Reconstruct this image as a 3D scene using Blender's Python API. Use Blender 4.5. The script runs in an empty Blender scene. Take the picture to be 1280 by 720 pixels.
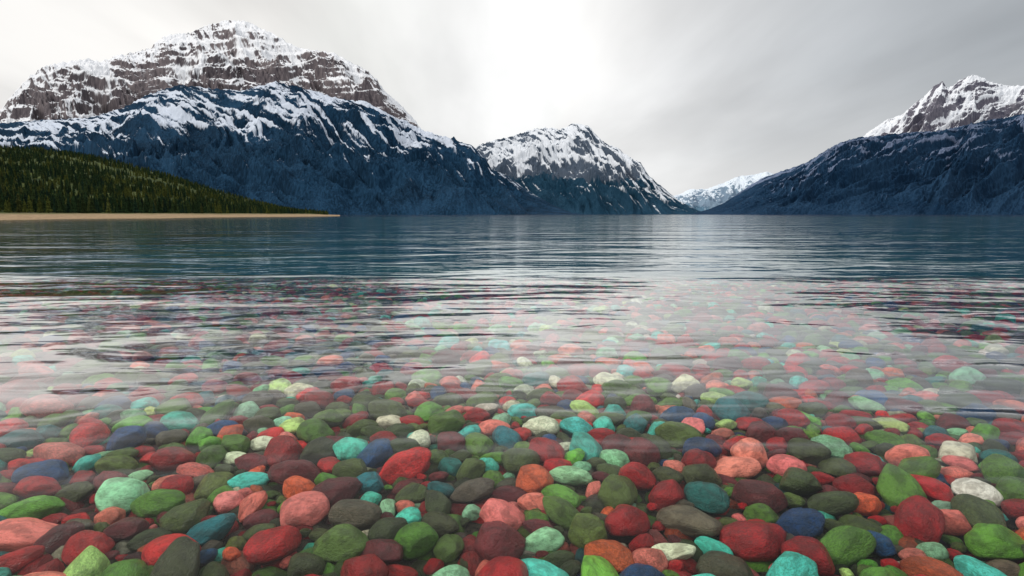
import bpy, math, random
import numpy as np
from mathutils import Vector, noise as mnoise

random.seed(4); rng = np.random.default_rng(7)
scene = bpy.context.scene
scene.view_settings.view_transform = 'Standard'
scene.view_settings.look = 'None'
scene.view_settings.exposure = 0

# ------------------------------------------------------------ camera
PITCH = math.radians(7.37); F = 711.0; CAM_H = 1.2
cam = bpy.data.cameras.new("camera"); cam.lens = 20; cam.sensor_width = 36
cam.clip_start = 0.05; cam.clip_end = 40000
co = bpy.data.objects.new("camera", cam); scene.collection.objects.link(co)
co.location = (0, 0, CAM_H); co.rotation_euler = (math.pi/2 - PITCH, 0, 0)
scene.camera = co

def survey(pts):
    """field sketch coordinates -> (X/Y bearing slope, Z/Y elevation slope)"""
    s, e = [], []
    for x, y in pts:
        cx = (x-640)/F; cy = (360-y)/F
        dY = math.cos(PITCH)+cy*math.sin(PITCH)
        s.append(cx/dY); e.append((-math.sin(PITCH)+cy*math.cos(PITCH))/dY)
    return np.array(s), np.array(e)

# ------------------------------------------------------------ numpy noise
def perlin(x, y, seed=0):
    r = np.random.default_rng(seed); p = r.permutation(256); p = np.concatenate([p, p])
    ang = r.random(256)*2*np.pi; gx, gy = np.cos(ang), np.sin(ang)
    xi = np.floor(x).astype(int); yi = np.floor(y).astype(int)
    xf = x-xi; yf = y-yi
    u = xf**3*(xf*(xf*6-15)+10); v = yf**3*(yf*(yf*6-15)+10)
    def g(ix, iy, dx, dy):
        h = p[(p[ix & 255]+iy) & 255]
        return gx[h]*dx+gy[h]*dy
    a = g(xi, yi, xf, yf); b = g(xi+1, yi, xf-1, yf)
    c = g(xi, yi+1, xf, yf-1); d = g(xi+1, yi+1, xf-1, yf-1)
    return (a+(b-a)*u + ((c+(d-c)*u)-(a+(b-a)*u))*v)*1.4
def fbm(x, y, o=5, seed=0, gain=.5):
    t = np.zeros(np.broadcast(x, y).shape); a = 1
    for i in range(o):
        t = t+a*perlin(x*2**i, y*2**i, seed+i); a *= gain
    return t
def ridged(x, y, o=5, seed=0, gain=.5):
    t = np.zeros(np.broadcast(x, y).shape); a = 1; n = 0
    for i in range(o):
        t = t+a*(1-2*np.abs(perlin(x*2**i, y*2**i, seed+i))); n += a; a *= gain
    return t/n
def sstep(a, b, x):
    t = np.clip((x-a)/(b-a), 0, 1); return t*t*(3-2*t)

# ------------------------------------------------------------ node helpers
class NT:
    def __init__(s, tree): s.t = tree; s.n = tree.nodes; s.l = tree.links
    def node(s, typ, **kw):
        n = s.n.new(typ)
        for k, v in kw.items(): setattr(n, k, v)
        return n
    def put(s, sock, v):
        if isinstance(v, bpy.types.NodeSocket): s.l.new(v, sock)
        elif v is not None:
            if isinstance(v, (tuple, list)) and len(v) == 3 and sock.type == 'RGBA': v = (*v, 1)
            sock.default_value = v
    def math(s, op, a, b=None, clamp=False):
        n = s.node('ShaderNodeMath', operation=op, use_clamp=clamp)
        s.put(n.inputs[0], a)
        if b is not None: s.put(n.inputs[1], b)
        return n.outputs[0]
    def mix(s, f, a, b, blend='MIX'):
        n = s.node('ShaderNodeMix', data_type='RGBA', blend_type=blend)
        s.put(n.inputs[0], f); s.put(n.inputs[6], a); s.put(n.inputs[7], b)
        return n.outputs[2]
    def noise(s, vec, scale, detail=4, rough=.5, dist=0):
        n = s.node('ShaderNodeTexNoise')
        if vec is not None: s.l.new(vec, n.inputs['Vector'])
        n.inputs['Scale'].default_value = scale; n.inputs['Detail'].default_value = detail
        n.inputs['Roughness'].default_value = rough; n.inputs['Distortion'].default_value = dist
        return n.outputs[0]
    def ss(s, v, a, b, lo=0, hi=1):
        n = s.node('ShaderNodeMapRange', interpolation_type='SMOOTHSTEP')
        s.put(n.inputs[0], v)
        for i, q in zip((1, 2, 3, 4), (a, b, lo, hi)): n.inputs[i].default_value = q
        return n.outputs[0]
    def mapping(s, vec, scale=(1, 1, 1), rot=(0, 0, 0), loc=(0, 0, 0)):
        n = s.node('ShaderNodeMapping'); s.l.new(vec, n.inputs[0])
        n.inputs['Scale'].default_value = scale; n.inputs['Rotation'].default_value = rot
        n.inputs['Location'].default_value = loc
        return n.outputs[0]
    def bump(s, h, strength, dist, normal=None):
        n = s.node('ShaderNodeBump'); s.put(n.inputs['Height'], h)
        n.inputs['Strength'].default_value = strength; n.inputs['Distance'].default_value = dist
        if normal is not None: s.l.new(normal, n.inputs['Normal'])
        return n.outputs[0]
    def ramp(s, v, stops, interp='LINEAR'):
        r = s.node('ShaderNodeValToRGB'); r.color_ramp.interpolation = interp
        s.l.new(v, r.inputs[0]); els = r.color_ramp.elements
        els[0].position, els[0].color = stops[0][0], (*stops[0][1], 1)
        els[1].position, els[1].color = stops[-1][0], (*stops[-1][1], 1)
        for p_, c_ in stops[1:-1]:
            e_ = els.new(p_); e_.color = (*c_, 1)
        return r.outputs[0]
def newmat(name):
    m = bpy.data.materials.new(name); m.use_nodes = True
    m.node_tree.nodes.clear(); return m, NT(m.node_tree)
def finish(t, sh):
    o = t.node('ShaderNodeOutputMaterial'); t.l.new(sh, o.inputs[0])
def principled(t, col, rough=.9, spec=.1, normal=None):
    b = t.node('ShaderNodeBsdfPrincipled')
    t.put(b.inputs['Base Color'], col); t.put(b.inputs['Roughness'], rough)
    b.inputs['Specular IOR Level'].default_value = spec
    if normal is not None: t.l.new(normal, b.inputs['Normal'])
    return b.outputs[0]

# ------------------------------------------------------------ sky
SUN_EL, SUN_AZ = math.radians(38), math.radians(262)   # azimuth clockwise from +Y
w = bpy.data.worlds.new("World"); scene.world = w; w.use_nodes = True
w.node_tree.nodes.clear(); t = NT(w.node_tree)
tc = t.node('ShaderNodeTexCoord')
sep = t.node('ShaderNodeSeparateXYZ'); t.l.new(tc.outputs['Generated'], sep.inputs[0])
dx, dy, dz = sep.outputs
up = t.math('ADD', t.math('MAXIMUM', dz, 0.0), .16)
cmb = t.node('ShaderNodeCombineXYZ')
t.l.new(t.math('DIVIDE', dx, up), cmb.inputs[0]); t.l.new(t.math('DIVIDE', dy, up), cmb.inputs[1])
n1 = t.noise(t.mapping(cmb.outputs[0], scale=(.55, .22, 1), rot=(0, 0, .35)), 1.0, 4, .5, .3)
n2 = t.noise(t.mapping(cmb.outputs[0], scale=(1.1, .4, 1), rot=(0, 0, 1.1), loc=(3, 1, 0)), 1.0, 5, .5, .2)
wob = t.math('MULTIPLY', t.math('SUBTRACT', n1, .5), .5)
key = t.math('MULTIPLY', t.math('ADD', t.math('ADD', dx, wob), 1.0), .5)
rc = t.ramp(key, [(.0, (.80, .785, .765)), (.2, (.90, .88, .85)), (.36, (1.02, 1.0, .965)), (.52, (1.06, 1.045, 1.02)),
         (.63, (.88, .885, .89)), (.73, (.50, .525, .55)), (.85, (.40, .43, .46)), (1, (.48, .51, .54))], 'B_SPLINE')
streak = t.ss(n2, .3, .7, .78, 1.12)
c1 = t.mix(1.0, rc, streak, 'MULTIPLY')
hz = t.ss(dz, .0, .24, .6, 0)
c2 = t.mix(hz, c1, (.90, .90, .90))
zen = t.ss(dz, .32, .8, 1.0, 1.75)
c3 = t.mix(1.0, c2, zen, 'MULTIPLY')
sky = t.node('ShaderNodeTexSky', sky_type='NISHITA'); sky.sun_disc = False
sky.sun_elevation = SUN_EL; sky.sun_rotation = SUN_AZ
bg1 = t.node('ShaderNodeBackground'); t.l.new(sky.outputs[0], bg1.inputs[0]); bg1.inputs[1].default_value = .08
bg2 = t.node('ShaderNodeBackground'); t.l.new(c3, bg2.inputs[0]); bg2.inputs[1].default_value = 1.0
ms = t.node('ShaderNodeMixShader'); ms.inputs[0].default_value = .95
t.l.new(bg1.outputs[0], ms.inputs[1]); t.l.new(bg2.outputs[0], ms.inputs[2])
wo = t.node('ShaderNodeOutputWorld'); t.l.new(ms.outputs[0], wo.inputs[0])

sl = bpy.data.lights.new("sun", 'SUN'); sl.energy = 1.5; sl.angle = math.radians(10); sl.color = (1, .96, .9)
so = bpy.data.objects.new("sun", sl); scene.collection.objects.link(so)
d = Vector((math.sin(SUN_AZ)*math.cos(SUN_EL), math.cos(SUN_AZ)*math.cos(SUN_EL), math.sin(SUN_EL)))
so.rotation_euler = d.to_track_quat('Z', 'Y').to_euler(); so.location = (0, -20, 40)

# ------------------------------------------------------------ mesh helper
def grid_mesh(name, P, mat, attrs=None, uv=None):
    ny, nx = P.shape[:2]
    me = bpy.data.meshes.new(name)
    idx = np.arange(nx*ny).reshape(ny, nx)
    q = np.stack([idx[:-1, :-1], idx[:-1, 1:], idx[1:, 1:], idx[1:, :-1]], -1).reshape(-1, 4)
    me.vertices.add(nx*ny); me.vertices.foreach_set("co", P.reshape(-1).astype(np.float32))
    me.loops.add(q.size); me.loops.foreach_set("vertex_index", q.reshape(-1).astype(np.int32))
    me.polygons.add(len(q)); me.polygons.foreach_set("loop_start", (np.arange(len(q))*4).astype(np.int32))
    me.update(calc_edges=True); me.validate()
    me.polygons.foreach_set("use_smooth", np.ones(len(me.polygons), bool))
    for k, a in (attrs or {}).items():
        at = me.attributes.new(k, 'FLOAT', 'POINT'); at.data.foreach_set("value", a.reshape(-1).astype(np.float32))
    if uv is not None:
        at = me.attributes.new("slope_uv", 'FLOAT_VECTOR', 'POINT')
        at.data.foreach_set("vector", uv.reshape(-1).astype(np.float32))
    me.materials.append(mat)
    ob = bpy.data.objects.new(name, me); scene.collection.objects.link(ob); return ob

# ------------------------------------------------------------ mountains
def mountain_mat(name, rock_a, rock_b, snow_c, forest_a, forest_b, streak_amt=.5, streak_rot=.5, fine=60, soft=.12, stretch=.28):
    m, t = newmat(name)
    a = t.node('ShaderNodeAttribute', attribute_name='snow').outputs['Fac']
    f = t.node('ShaderNodeAttribute', attribute_name='forest').outputs['Fac']
    uv = t.node('ShaderNodeAttribute', attribute_name='slope_uv').outputs['Vector']
    st = t.noise(t.mapping(uv, scale=(1, stretch, 1), rot=(0, 0, streak_rot)), fine, 5, .68, .4)
    gr = t.noise(uv, fine*3.0, 3, .7)
    n = t.math('ADD', t.math('MULTIPLY', t.math('SUBTRACT', st, .5), streak_amt*9),
               t.math('MULTIPLY', t.math('SUBTRACT', gr, .5), streak_amt*5))
    sf = t.ss(t.math('ADD', a, n), -soft, soft+.45)
    big = t.noise(uv, 14, 4, .6)
    rk = t.mix(t.ss(t.math('ADD', t.math('MULTIPLY', big, .5), t.math('MULTIPLY', gr, .5)), .38, .62), rock_a, rock_b)
    fo = t.mix(t.ss(t.math('ADD', t.math('MULTIPLY', big, .5), t.math('MULTIPLY', gr, .5)), .40, .62), forest_a, forest_b)
    ff = t.ss(t.math('ADD', f, t.math('MULTIPLY', t.math('SUBTRACT', st, .5), 1.6)), -.15, .2)
    base = t.mix(ff, rk, fo)
    base = t.mix(sf, base, snow_c)
    bp = t.bump(t.math('ADD', st, t.math('MULTIPLY', gr, .5)), .55, 30)
    finish(t, principled(t, base, .95, .03, bp)); return m

def build_range(name, pts, yr, yb, mat, nx, nv, seed, gully=.12, gfreq=14, slant=.6, power=1.25, terr=0, terr_n=12,
                jag=.012, snow_line=.5, snow_w=.3, slope_w=.7, forest_line=.4, forest_w=.15, back=.35, uvs=1.0, tilt=.0, snow_bias=0., snow_cap=9,
                sfreq=30, sslant=8, streak_w=.6, big_w=.6):
    S, E = survey(pts)
    s = np.linspace(S[0], S[-1], nx)[None, :]
    vf = np.linspace(0, 1, nv); vb = 1+np.linspace(0, 1, nv//5)[1:]*back
    v = np.concatenate([vf, vb])[:, None]
    e = np.interp(s, S, E); Yr = yr(s); Yb = yb(s)
    R = np.maximum(e*Yr, 0); Rm = R.max()
    Y = Yb+(Yr-Yb)*v
    prof = np.where(v <= 1, np.clip(v, 0, 1)**power, 1-(v-1)*1.6)
    h = R*prof
    wv = np.clip(v, 0, 1)
    env = np.where(v <= 1, np.sin(np.pi*np.clip(wv, 0, 1)**.8)**.7, .1)
    warp = .5*fbm(s*5, v*2.2+0*s, 3, seed+50)
    G = ridged(s*gfreq+warp+slant*v, v*1.5+.6*warp, 6, seed, .55)
    h = h+Rm*gully*(G-.35)*env*np.clip(R/Rm*1.6, 0, 1)
    Gs = ridged(s*sfreq+warp*2.5+sslant*v, v*3.5+warp, 4, seed+70, .6)
    h = h+Rm*gully*.16*(Gs-.3)*env*np.clip(R/Rm*1.6, 0, 1)
    h = h+Rm*jag*ridged(s*70, v*12, 5, seed+9, .6)*np.clip(v*3, 0, 1)*np.clip(R/Rm*2, 0, 1)
    if terr:
        ph = (h/Rm + tilt*s)*terr_n+.7*fbm(s*6, v*3, 4, seed+21)
        amt = terr*Rm/terr_n*sstep(.25, .45, h/Rm)*sstep(1.0, .9, v)
        h = h-amt*np.sin(2*np.pi*ph)/(2*np.pi)
        h = h-amt*.35*np.sin(2*np.pi*ph*2.7)/(2*np.pi)
    h = h-12*(1-np.clip(v*12, 0, 1))
    X = s*Y+0*v
    P = np.stack([X, Y+0*s, h], -1)
    du = np.gradient(P, axis=1); dv = np.gradient(P, axis=0)
    N = np.cross(du, dv); N /= np.linalg.norm(N, axis=-1, keepdims=True)+1e-9
    nz = np.abs(N[..., 2]); m = nz[:nv]; nzn = np.clip((nz-m.mean())/(m.std()+1e-6), -2.2, 2.0)
    big = fbm(s*9, v*4, 4, seed+33)
    rel = h/np.maximum(R, .25*Rm)
    alt = .55*h/Rm+.45*rel
    snow = np.minimum((alt-snow_line)/snow_w, snow_cap) + slope_w*nzn + big_w*big+snow_bias + streak_w*(Gs-Gs.mean())/Gs.std()
    forest = (forest_line+.10*big-h/Rm)/forest_w - .25*np.clip(-nzn, 0, 2)
    uv = np.stack([s*uvs+0*v, v*uvs*.6+0*s, np.zeros_like(h)], -1)
    return grid_mesh(name, P, mat, {"snow": snow, "forest": forest}, uv)

rockA, rockB = (.062, .054, .062), (.17, .145, .150)
hazeBlueA, hazeBlueB = (.004, .016, .034), (.015, .048, .095)  # forest colours below are bluish: distance haze is mixed into them
mat_massif = mountain_mat("mountain_rock_snow", rockA, rockB, (.74, .75, .78), (.015, .04, .09), (.03, .075, .15), .22, 1.25, 70, stretch=.3)
mat_slope = mountain_mat("mountain_forest_snow", (.02, .04, .08), (.045, .075, .13), (.54, .59, .68), hazeBlueA, hazeBlueB, .34, .85, 90, stretch=.3)
mat_center = mountain_mat("mountain_center_snow", (.04, .06, .09), (.09, .115, .155), (.68, .71, .76), (.008, .032, .058), (.022, .06, .10), .3, .9, 130)
mat_far = mountain_mat("mountain_far_snow", (.15, .21, .29), (.21, .29, .37), (.64, .70, .77), (.07, .14, .20), (.09, .17, .25), .3, .6, 150)  # haze of the far range painted as paler blue base colours
mat_right = mountain_mat("mountain_right_forest", (.03, .05, .09), (.05, .08, .13), (.13, .165, .25), (.005, .019, .044), (.016, .044, .088), .34, -.8, 80, stretch=.3)
mat_rpeak = mountain_mat("mountain_right_peak", (.07, .07, .10), (.17, .16, .19), (.70, .72, .76), (.02, .05, .10), (.04, .08, .15), .28, -.6, 90)

massif = [(-260, 190), (-160, 160), (-60, 158), (0, 142), (12, 126), (38, 97), (55, 86), (80, 80), (112, 76), (125, 79), (150, 72), (172, 69), (188, 62), (206, 47), (238, 43),
          (262, 33), (285, 28), (305, 29), (330, 39), (350, 50), (375, 64), (398, 66), (420, 70), (440, 82), (456, 88), (470, 100), (482, 118),
          (494, 128), (508, 143), (520, 155), (540, 185), (570, 225), (600, 262)]
build_range("snowy_mountain", massif, lambda s: 5200+300*np.sin(s*9), lambda s: 3300+0*s, mat_massif, 1100, 460, 11,
            gully=.26, gfreq=7, slant=1.2, power=1.25, terr=.6, terr_n=15, snow_line=.62, snow_w=.35, slope_w=.85, forest_line=.3, tilt=.16, jag=.016,
            snow_bias=.38, snow_cap=.4, sfreq=16, sslant=5, streak_w=-.4, big_w=1.2)
fore = [(-260, 180), (-120, 172), (0, 156), (60, 152), (110, 150), (150, 138), (190, 118), (225, 108), (262, 112), (300, 116), (345, 104), (380, 112), (420, 124), (455, 130),
        (490, 147), (530, 166), (565, 176), (590, 184), (606, 200), (614, 212), (635, 222), (660, 240), (690, 256), (715, 266), (740, 269)]
build_range("forested_mountain", fore, lambda s: 3900+250*np.sin(s*7+1), lambda s: 2100+0*s, mat_slope, 1100, 400, 23,
            gully=.30, gfreq=6, slant=2.4, power=1.25, jag=.02, snow_line=.60, snow_w=.20, slope_w=.25, forest_line=1.4, snow_cap=.6, snow_bias=-.42,
            sfreq=34, sslant=13, streak_w=.95, big_w=.9)
cen = [(520, 230), (570, 200), (600, 184), (615, 178), (640, 173), (662, 165), (680, 161), (700, 164), (716, 157), (736, 160), (744, 170), (756, 181), (772, 187), (786, 200),
       (800, 205), (812, 222), (824, 232), (838, 243), (850, 252), (872, 263), (890, 268)]
build_range("snowy_mountain", cen, lambda s: 6200+200*np.sin(s*20), lambda s: 4700+0*s, mat_center, 700, 320, 37,
            gully=.36, gfreq=14, slant=4, power=1.2, jag=.03, snow_line=.5, snow_w=.22, slope_w=.3, forest_line=.40, snow_cap=.5, snow_bias=-.1,
            sfreq=60, sslant=14, streak_w=.9, big_w=.7)
far = [(760, 262), (820, 252), (850, 244), (862, 238), (885, 237), (905, 230), (922, 222), (940, 220), (958, 216), (980, 222), (1010, 232), (1060, 250), (1100, 262)]
build_range("snowy_mountain", far, lambda s: 9500+0*s, lambda s: 8200+0*s, mat_far, 400, 160, 41,
            gully=.3, gfreq=26, power=1.1, jag=.04, snow_line=.45, snow_w=.3, slope_w=.6, forest_line=.2, sfreq=80, sslant=8)
right = [(862, 268), (885, 262), (905, 254), (925, 241), (940, 231), (958, 222), (985, 213), (1010, 204), (1032, 190), (1050, 181), (1075, 174), (1110, 171), (1140, 168), (1170, 166),
         (1200, 160), (1240, 152), (1280, 144), (1340, 130), (1420, 118), (1520, 112)]
build_range("forested_mountain", right, lambda s: 4300+200*np.sin(s*8), lambda s: 2400+0*s, mat_right, 1000, 360, 59,
            gully=.26, gfreq=7, slant=-2.4, power=1.15, jag=.02, snow_line=.55, snow_w=.26, slope_w=.2, forest_line=.95, forest_w=.3, snow_bias=-.55, snow_cap=.4,
            sfreq=30, sslant=-13, streak_w=.8, big_w=.9)
rp = [(1040, 200), (1075, 176), (1092, 163), (1112, 151), (1128, 145), (1142, 133), (1158, 120), (1170, 107), (1178, 104), (1186, 112), (1198, 103), (1214, 96), (1226, 98),
      (1242, 106), (1262, 110), (1280, 108), (1320, 96), (1380, 104), (1460, 140), (1520, 160)]
build_range("snowy_mountain", rp, lambda s: 6400+0*s, lambda s: 4700+0*s, mat_rpeak, 600, 320, 67,
            gully=.26, gfreq=11, slant=-3, power=1.2, terr=.4, terr_n=16, jag=.02, snow_line=.66, snow_w=.4, slope_w=.6, forest_line=.3, tilt=-.25, snow_cap=.4,
            snow_bias=.2, sfreq=40, sslant=-12, streak_w=.6, big_w=.8)

# ------------------------------------------------------------ instancer
def instancer(name, srcs, loc, rot, scl, idx, tint):
    col = bpy.data.collections.new(name+"_shapes")
    for o in srcs: col.objects.link(o)
    me = bpy.data.meshes.new(name); n = len(loc)
    me.vertices.add(n); me.vertices.foreach_set("co", loc.reshape(-1).astype(np.float32))
    for nm, arr in (("rot", rot), ("scl", scl)):
        a = me.attributes.new(nm, 'FLOAT_VECTOR', 'POINT'); a.data.foreach_set("vector", arr.reshape(-1).astype(np.float32))
    a = me.attributes.new("idx", 'INT', 'POINT'); a.data.foreach_set("value", idx.astype(np.int32))
    a = me.attributes.new("tint", 'FLOAT_COLOR', 'POINT')
    a.data.foreach_set("color", np.concatenate([tint, np.ones((n, 1))], 1).reshape(-1).astype(np.float32))
    ob = bpy.data.objects.new(name, me); scene.collection.objects.link(ob)
    ng = bpy.data.node_groups.new(name+"_scatter", 'GeometryNodeTree')
    ng.interface.new_socket("Geometry", in_out='INPUT', socket_type='NodeSocketGeometry')
    ng.interface.new_socket("Geometry", in_out='OUTPUT', socket_type='NodeSocketGeometry')
    N, L = ng.nodes, ng.links
    gi = N.new('NodeGroupInput'); go = N.new('NodeGroupOutput')
    ci = N.new('GeometryNodeCollectionInfo'); ci.inputs[0].default_value = col
    ci.inputs['Separate Children'].default_value = True; ci.inputs['Reset Children'].default_value = True
    ip = N.new('GeometryNodeInstanceOnPoints'); ip.inputs['Pick Instance'].default_value = True
    def na(nm, dt):
        q = N.new('GeometryNodeInputNamedAttribute'); q.data_type = dt; q.inputs[0].default_value = nm
        return [o_ for o_ in q.outputs if o_.name == 'Attribute' and o_.enabled][0]
    er = N.new('FunctionNodeEulerToRotation')
    L.new(na("rot", 'FLOAT_VECTOR'), er.inputs[0]); L.new(er.outputs[0], ip.inputs['Rotation'])
    L.new(na("scl", 'FLOAT_VECTOR'), ip.inputs['Scale']); L.new(na("idx", 'INT'), ip.inputs['Instance Index'])
    L.new(gi.outputs[0], ip.inputs['Points']); L.new(ci.outputs[0], ip.inputs['Instance'])
    L.new(ip.outputs[0], go.inputs[0])
    md = ob.modifiers.new("scatter", 'NODES'); md.node_group = ng
    return ob

# ------------------------------------------------------------ left wooded hill with beach
WATER_TEAL = (.007, .105, .098)  # colour of deep water, mixed into ground and stones by depth
m, t = newmat("hill_ground")
geo = t.node('ShaderNodeNewGeometry'); pos = geo.outputs['Position']
sp = t.node('ShaderNodeSeparateXYZ'); t.l.new(pos, sp.inputs[0]); z = sp.outputs[2]
nn = t.noise(pos, .05, 5, .6); nf = t.noise(pos, .8, 4, .7)
sand = t.mix(t.ss(nf, .35, .65), (.17, .115, .065), (.34, .24, .14))
grass = t.mix(t.ss(nn, .35, .65), (.018, .032, .010), (.065, .080, .018))
zz = t.math('ADD', z, t.math('MULTIPLY', t.math('SUBTRACT', nn, .5), 3.2))
gcol = t.mix(t.ss(zz, .9, 2.1), sand, grass)
gcol = t.mix(t.ss(z, -1.0, -.1, 1, 0), gcol, WATER_TEAL)  # submerged ground tinted towards water colour in place of absorption
finish(t, principled(t, gcol, .95, .1)); hillmat = m

hill = [(-500, 166), (-200, 174), (0, 185), (60, 188), (120, 197), (180, 212), (240, 229), (300, 247), (340, 257), (375, 264.5), (400, 267), (425, 268.8)]
S, E = survey(hill)
nx = 400; s = np.linspace(S[0], S[-1], nx)[None, :]
Yw = np.interp(s, [S[0], -.9, -.6, -.38, S[-1]], [70, 120, 190, 300, 380])       # water line
Yw = Yw*(1+.07*fbm(s*7, s*0, 3, 91))
Yt = Yw+np.interp(s, [-1.6, -.9, -.38, -.3], [90, 130, 220, 260])              # foot of wooded slope
Yr_ = np.interp(s, [-1.6, -.9, -.3], [900, 1000, 1250])
e = np.interp(s, S, E)
vv = np.concatenate([[-.08, 0], np.linspace(.02, 1, 24), 1+np.linspace(0, 1, 90)[1:], 2+np.linspace(0, 1, 10)[1:]])[:, None]
Y = np.where(vv <= 1, Yw+(Yt-Yw)*vv, np.where(vv <= 2, Yt+(Yr_-Yt)*(vv-1), Yr_+(vv-2)*500))
R = np.maximum(e*Yr_+CAM_H, 1.0)
zb = np.where(vv < 0, -9, 0)+1.9*sstep(0, 1, np.clip(vv, 0, 1)**.7)*np.clip((S[-1]-s)/.05, 0, 1)
u = np.clip(vv-1, 0, 1)
hh = zb+np.maximum(R-2.0, 0)*u**1.15+np.maximum(R-2, 0)*.07*fbm(s*9, vv*3, 4, 5)*np.sin(np.pi*u)-np.clip(vv-2, 0, 1)*R*.5
hh = hh+.12*fbm(s*60, vv*8, 3, 8)*np.clip(vv*6, 0, 1)
P = np.stack([s*Y, Y, hh], -1)
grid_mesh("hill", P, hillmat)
# conifers
m, t = newmat("conifer_foliage")
ti = t.node('ShaderNodeAttribute', attribute_name='tint', attribute_type='INSTANCER').outputs['Color']
tcn = t.node('ShaderNodeTexCoord')
nf = t.noise(tcn.outputs['Object'], 9, 2, .7)
c = t.mix(1.0, ti, t.mix(t.ss(nf, .35, .65), (.45, .45, .45), (1.6, 1.6, 1.4)), 'MULTIPLY')
finish(t, principled(t, c, .9, .1)); fol = m
m, t = newmat("conifer_bark"); finish(t, principled(t, (.06, .04, .03), .9, .1)); bark = m
def conifer(k):
    r = random.Random(k); V = []; Fc = []; M = []
    def ring(rad, z, n, j):
        i0 = len(V)
        for i in range(n):
            a = 2*math.pi*i/n+r.random()*.3; q = rad*(1+r.uniform(-j, j))
            V.append((q*math.cos(a), q*math.sin(a), z+r.uniform(-.02, .02)*j*2))
        return i0
    a = ring(.022, 0, 5, 0); b = ring(.012, .7, 5, 0)
    for i in range(5): Fc.append((a+i, a+(i+1) % 5, b+(i+1) % 5, b+i)); M.append(1)
    T = 9
    for k2 in range(T):
        z0 = .1+.86*k2/T; rad = .17*(1-k2/T)**.8*r.uniform(.8, 1.2)+.012; n = 9
        i0 = len(V)
        for i in range(n*2):
            aa = math.pi*i/n; q = rad*(1 if i % 2 else .45)*r.uniform(.7, 1.2)
            V.append((q*math.cos(aa), q*math.sin(aa), z0-(.03 if i % 2 else 0)+r.uniform(-.012, .012)))
        V.append((0, 0, z0+.16)); ap = len(V)-1
        for i in range(n*2): Fc.append((i0+i, i0+(i+1) % (2*n), ap)); M.append(0)
    me = bpy.data.meshes.new("conifer"); me.from_pydata(V, [], Fc); me.materials.append(fol); me.materials.append(bark)
    me.polygons.foreach_set("material_index", M); me.update()
    return bpy.data.objects.new("conifer", me)
ntree = 15000
iu = rng.random(ntree)*(nx-1)*.985
iv = 19+rng.random(ntree)**.9*(95)
i0 = np.floor(iu).astype(int); j0 = np.clip(np.floor(iv).astype(int), 0, P.shape[0]-2)
fu = (iu-i0)[:, None]; fv = (iv-j0)[:, None]; i1 = np.minimum(i0+1, nx-1)
L = (P[j0, i0]*(1-fu)+P[j0, i1]*fu)*(1-fv)+(P[j0+1, i0]*(1-fu)+P[j0+1, i1]*fu)*fv
dens = fbm(L[:, 0]/90, L[:, 1]/90, 3, 77)
keep = (dens > -.30) & (L[:, 2] > .8); L = L[keep]; dens = dens[keep]; n = len(L)
H = rng.uniform(5, 10, n)*np.interp(L[:, 0]/L[:, 1], [-.6, -.33], [1, .55])
tcol = np.array([(.017, .034, .014), (.028, .044, .016), (.058, .066, .020), (.011, .026, .016)])
ci_ = rng.choice(4, n, p=[.4, .3, .10, .2]); tin = tcol[ci_]*rng.uniform(.7, 1.3, (n, 1))
yl = (dens < -.12); tin[yl] = np.array((.065, .075, .018))*rng.uniform(.6, 1.2, (yl.sum(), 1))
instancer("conifer_forest", [conifer(i) for i in range(4)], L-np.array([0, 0, .3]),
          np.stack([np.zeros(n), np.zeros(n), rng.random(n)*6.28], 1),
          np.stack([H*rng.uniform(.9, 1.3, n)]*2+[H], 1), rng.integers(0, 4, n), tin)

# ------------------------------------------------------------ lake bed
bedY = np.array([-40, -14, -6, -2, 1, 3, 6, 10, 16, 24, 40, 80, 14000.])
bedZ = np.array([2.5, .8, .15, -.10, -.20, -.25, -.33, -.5, -.85, -1.5, -3.5, -8, -8.])
def bed(x, y):
    return np.interp(y, bedY, bedZ)+.03*perlin(x*.5, y*.5, 3)*np.clip((40-y)/30, 0, 1)
m, t = newmat("lake_bed_depth_tint")  # dark gravel, plus the water's depth colour painted on
geo = t.node('ShaderNodeNewGeometry'); pos = geo.outputs['Position']
sp = t.node('ShaderNodeSeparateXYZ'); t.l.new(pos, sp.inputs[0])
g1 = t.noise(pos, 30, 3, .7)
gc = t.mix(t.ss(g1, .35, .65), (.010, .008, .006), (.04, .034, .024))
deep = t.mix(t.ss(t.noise(pos, .02, 3), .35, .65), (.005, .085, .11), WATER_TEAL)
gc = t.mix(t.ss(sp.outputs[2], -1.5, -.6, 1, 0), gc, deep)  # water absorption painted into the bed colour, stronger with depth
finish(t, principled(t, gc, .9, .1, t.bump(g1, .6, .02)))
ys = np.concatenate([np.linspace(-40, -3, 30), np.linspace(-2.8, 30, 200), np.geomspace(31, 13500, 40)])[:, None]
xs = np.concatenate([-np.geomspace(40, 14000, 20)[::-1], np.linspace(-38, 38, 220), np.geomspace(40, 14000, 20)])[None, :]
xx = xs+0*ys; yy = ys+0*xs
grid_mesh("lake_bed", np.stack([xx, yy, bed(xx, yy)], -1), m)

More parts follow.
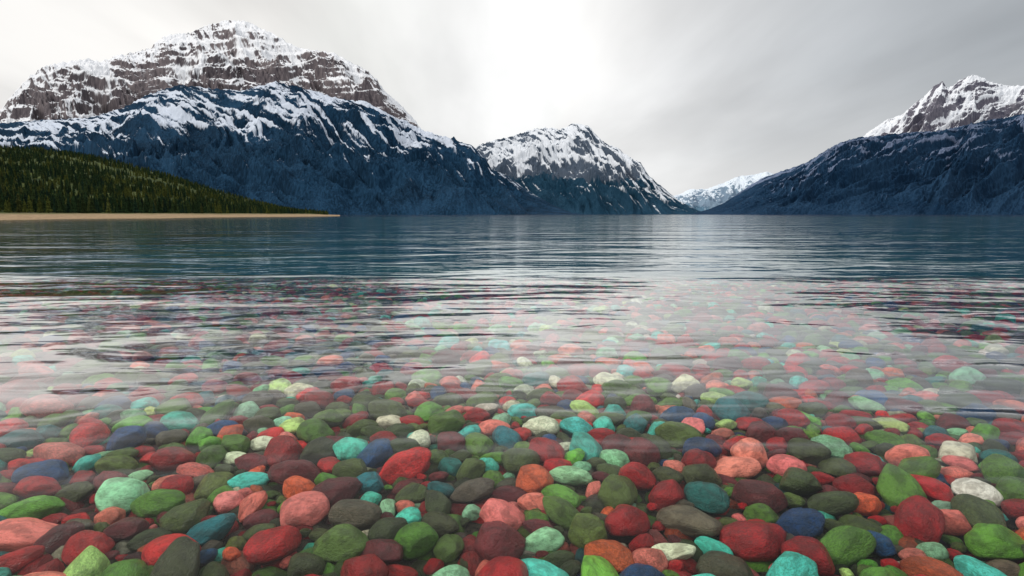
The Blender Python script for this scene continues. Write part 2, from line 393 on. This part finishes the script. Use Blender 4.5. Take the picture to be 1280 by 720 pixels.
# ------------------------------------------------------------ pebbles
m, t = newmat("pebble_stone")
ti = t.node('ShaderNodeAttribute', attribute_name='tint', attribute_type='INSTANCER').outputs['Color']
oi = t.node('ShaderNodeObjectInfo'); tcn = t.node('ShaderNodeTexCoord')
vm = t.node('ShaderNodeVectorMath', operation='ADD'); t.l.new(tcn.outputs['Object'], vm.inputs[0])
cmb = t.node('ShaderNodeCombineXYZ')
t.l.new(t.math('MULTIPLY', oi.outputs['Random'], 57), cmb.inputs[0]); t.l.new(t.math('MULTIPLY', oi.outputs['Random'], 131), cmb.inputs[1])
t.l.new(cmb.outputs[0], vm.inputs[1]); ov = vm.outputs[0]
a1 = t.noise(ov, 1.6, 3, .62, .4); a2 = t.noise(ov, 8, 4, .75)
c = t.mix(t.ss(a1, .40, .64), ti, t.mix(1.0, ti, (.52, .50, .48), 'MULTIPLY'))
c = t.mix(t.ss(a2, .54, .72, 0, .28), c, t.mix(.16, ti, (.60, .56, .44)))
c = t.mix(t.ss(a2, .46, .30, 0, .6), c, t.mix(1.0, ti, (.35, .33, .30), 'MULTIPLY'))
flag = t.math('GREATER_THAN', t.math('FRACT', t.math('MULTIPLY', oi.outputs['Random'], 17.3)), .6)
spn = t.noise(ov, 12, 3, .8, .6)
spk = t.math('MULTIPLY', t.ss(spn, .47, .58), t.math('MULTIPLY', flag, .7))
c = t.mix(spk, c, t.mix(1.0, ti, (.30, .38, .28), 'MULTIPLY'))
geo = t.node('ShaderNodeNewGeometry')
sp = t.node('ShaderNodeSeparateXYZ'); t.l.new(geo.outputs['Position'], sp.inputs[0])
c = t.mix(t.ss(sp.outputs[2], -1.4, -.6, 1.0, 0), c, WATER_TEAL)  # stones fade to teal with depth, imitating light lost in water
h = t.math('ADD', t.math('MULTIPLY', a2, .8), a1)
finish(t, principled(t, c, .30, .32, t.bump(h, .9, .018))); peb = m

import bmesh
def pebble(k):
    r = random.Random(100+k); bm = bmesh.new()
    bmesh.ops.create_icosphere(bm, subdivisions=4, radius=1)
    off = Vector((r.random()*90, r.random()*90, r.random()*90))
    cuts = []
    for i in range(r.choice([3, 5, 7])):
        nrm = Vector((r.gauss(0, 1), r.gauss(0, 1), r.gauss(0, .7))).normalized(); cuts.append((nrm, r.uniform(.66, .9)))
    for v in bm.verts:
        p = v.co.copy(); f = 1+.22*mnoise.noise(p*.9+off)+.08*mnoise.noise(p*2.2+off)+.02*mnoise.noise(p*6+off)
        p = p*f
        for nrm, dd in cuts:
            q = p.dot(nrm)-dd
            if q > 0: p -= nrm*q*.75
        v.co = p
    me = bpy.data.meshes.new("pebble"); bm.to_mesh(me); bm.free()
    me.polygons.foreach_set("use_smooth", np.ones(len(me.polygons), bool)); me.materials.append(peb)
    return bpy.data.objects.new("pebble", me)
shapes = [pebble(i) for i in range(14)]

pl = []   # x,y,a,b,yaw,layer
cell = .3; gridh = {}
def ok(x, y, a, b, yw, f):
    cx, cy = int(math.floor(x/cell)), int(math.floor(y/cell))
    for i in (-1, 0, 1):
        for j in (-1, 0, 1):
            for (X2, Y2, A2, B2, W2) in gridh.get((cx+i, cy+j), ()):
                ddx = X2-x; ddy = Y2-y; D = ddx*ddx+ddy*ddy
                if D > (a+A2)**2: continue
                th = math.atan2(ddy, ddx)
                c1_, s1_ = math.cos(th-yw), math.sin(th-yw); c2_, s2_ = math.cos(th-W2), math.sin(th-W2)
                r1 = a*b/math.sqrt((b*c1_)**2+(a*s1_)**2); r2 = A2*B2/math.sqrt((B2*c2_)**2+(A2*s2_)**2)
                if D < ((r1+r2)*f)**2: return False
    gridh.setdefault((cx, cy), []).append((x, y, a, b, yw)); return True
YMAX = 9.5
for size, cnt, pw_ in ((.125, 1200, .5), (.10, 7500, .5), (.080, 16000, .5), (.062, 20000, .5), (.042, 18000, .6), (.03, 9000, .9)):
    for _ in range(cnt):
        y = .4+(YMAX-.4)*random.random()**pw_; x = random.uniform(-1, 1)*(1.0*y+.9)
        a = size*random.uniform(.85, 1.15); b = a*random.uniform(.58, .92); yw = random.gauss(0, .9)
        if ok(x, y, a, b, yw, .90): pl.append((x, y, a, b, yw, 0))
n_near = len(pl)
y = YMAX
while y < 24:
    x = -(1.0*y+1)
    while x < 1.0*y+1:
        a = random.uniform(.06, .125)
        pl.append((x+random.uniform(-.06, .06), y+random.uniform(-.06, .06), a, a*random.uniform(.6, .9), random.gauss(0, .9), 0)); x += .165
    y += .15
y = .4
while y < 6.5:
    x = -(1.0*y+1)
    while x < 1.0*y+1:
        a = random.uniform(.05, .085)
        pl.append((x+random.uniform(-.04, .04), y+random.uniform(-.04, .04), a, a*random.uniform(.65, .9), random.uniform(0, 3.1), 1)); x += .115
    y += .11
A = np.array(pl); n = len(A)
hz_ = A[:, 3]*rng.uniform(.55, .8, n)
zz_ = bed(A[:, 0], A[:, 1])+np.where(A[:, 5] == 0, hz_*.7+.012, -.012)+rng.uniform(-.010, .014, n)
loc = np.stack([A[:, 0], A[:, 1], zz_], 1)
rot = np.stack([rng.normal(0, .2, n), rng.normal(0, .2, n), A[:, 4]], 1)
scl = np.stack([A[:, 2], A[:, 3], hz_], 1)*1.1
pal = [((.085, .125, .020), .16), ((.050, .065, .018), .12), ((.095, .21, .018), .11), ((.13, .37, .035), .05), ((.36, .005, .008), .16),
       ((.52, .012, .012), .06), ((.14, .012, .016), .10), ((.82, .19, .15), .08), ((.66, .11, .035), .025), ((.07, .54, .43), .035),
       ((.30, .60, .36), .035), ((.003, .055, .17), .045), ((.76, .71, .52), .03), ((.52, .66, .20), .02), ((.10, .080, .050), .07), ((.006, .14, .15), .035)]
pc = np.array([p_[0] for p_ in pal]); pw = np.array([p_[1] for p_ in pal]); pw /= pw.sum()
tint = pc[rng.choice(len(pal), n, p=pw)]*rng.uniform(.65, 1.25, (n, 1))*rng.uniform(.88, 1.12, (n, 3))
tint = np.clip(tint, 0, .85)
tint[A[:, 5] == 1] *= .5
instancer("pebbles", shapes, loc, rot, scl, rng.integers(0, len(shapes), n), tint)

# ------------------------------------------------------------ water
m, t = newmat("lake_water")
geo = t.node('ShaderNodeNewGeometry'); pos = geo.outputs['Position']
w1 = t.noise(t.mapping(pos, scale=(.40, 1, 1), rot=(0, 0, .12)), .8, 2, .5, .6)
w2 = t.noise(t.mapping(pos, scale=(.45, 1, 1), rot=(0, 0, -.2)), 2.6, 2, .5, .4)
w3 = t.noise(t.mapping(pos, scale=(.35, 1, 1), rot=(0, 0, -.1)), .22, 1, .5)
hgt = t.math('ADD', t.math('ADD', t.math('MULTIPLY', w1, .070), t.math('MULTIPLY', w2, .016)), t.math('MULTIPLY', w3, .16))
bn = t.bump(hgt, 1.0, 1.0)
lw = t.node('ShaderNodeLayerWeight'); lw.inputs['Blend'].default_value = .5; t.l.new(bn, lw.inputs['Normal'])
k = lambda q: (q, q, q)
fr = t.ramp(lw.outputs['Facing'], [(0, k(.02)), (.45, k(.012)), (.62, k(.03)), (.69, k(.11)), (.745, k(.34)), (.79, k(.56)), (.88, k(.70)), (1, k(.93))], 'LINEAR')
gl = t.node('ShaderNodeBsdfGlossy'); gl.inputs['Roughness'].default_value = .06; t.l.new(bn, gl.inputs['Normal'])
gl.inputs['Color'].default_value = (1, 1, 1, 1)
tr = t.node('ShaderNodeBsdfTransparent'); tr.inputs[0].default_value = (.96, .99, .97, 1)
ms = t.node('ShaderNodeMixShader'); t.l.new(fr, ms.inputs[0]); t.l.new(tr.outputs[0], ms.inputs[1]); t.l.new(gl.outputs[0], ms.inputs[2])
finish(t, ms.outputs[0])
ys = np.concatenate([[-5.], np.geomspace(1, 13000, 24)])[:, None]; xs = np.linspace(-1, 1, 25)[None, :]
grid_mesh("lake_water", np.stack([xs*14000+0*ys, ys+0*xs, 0*xs*ys], -1), m)
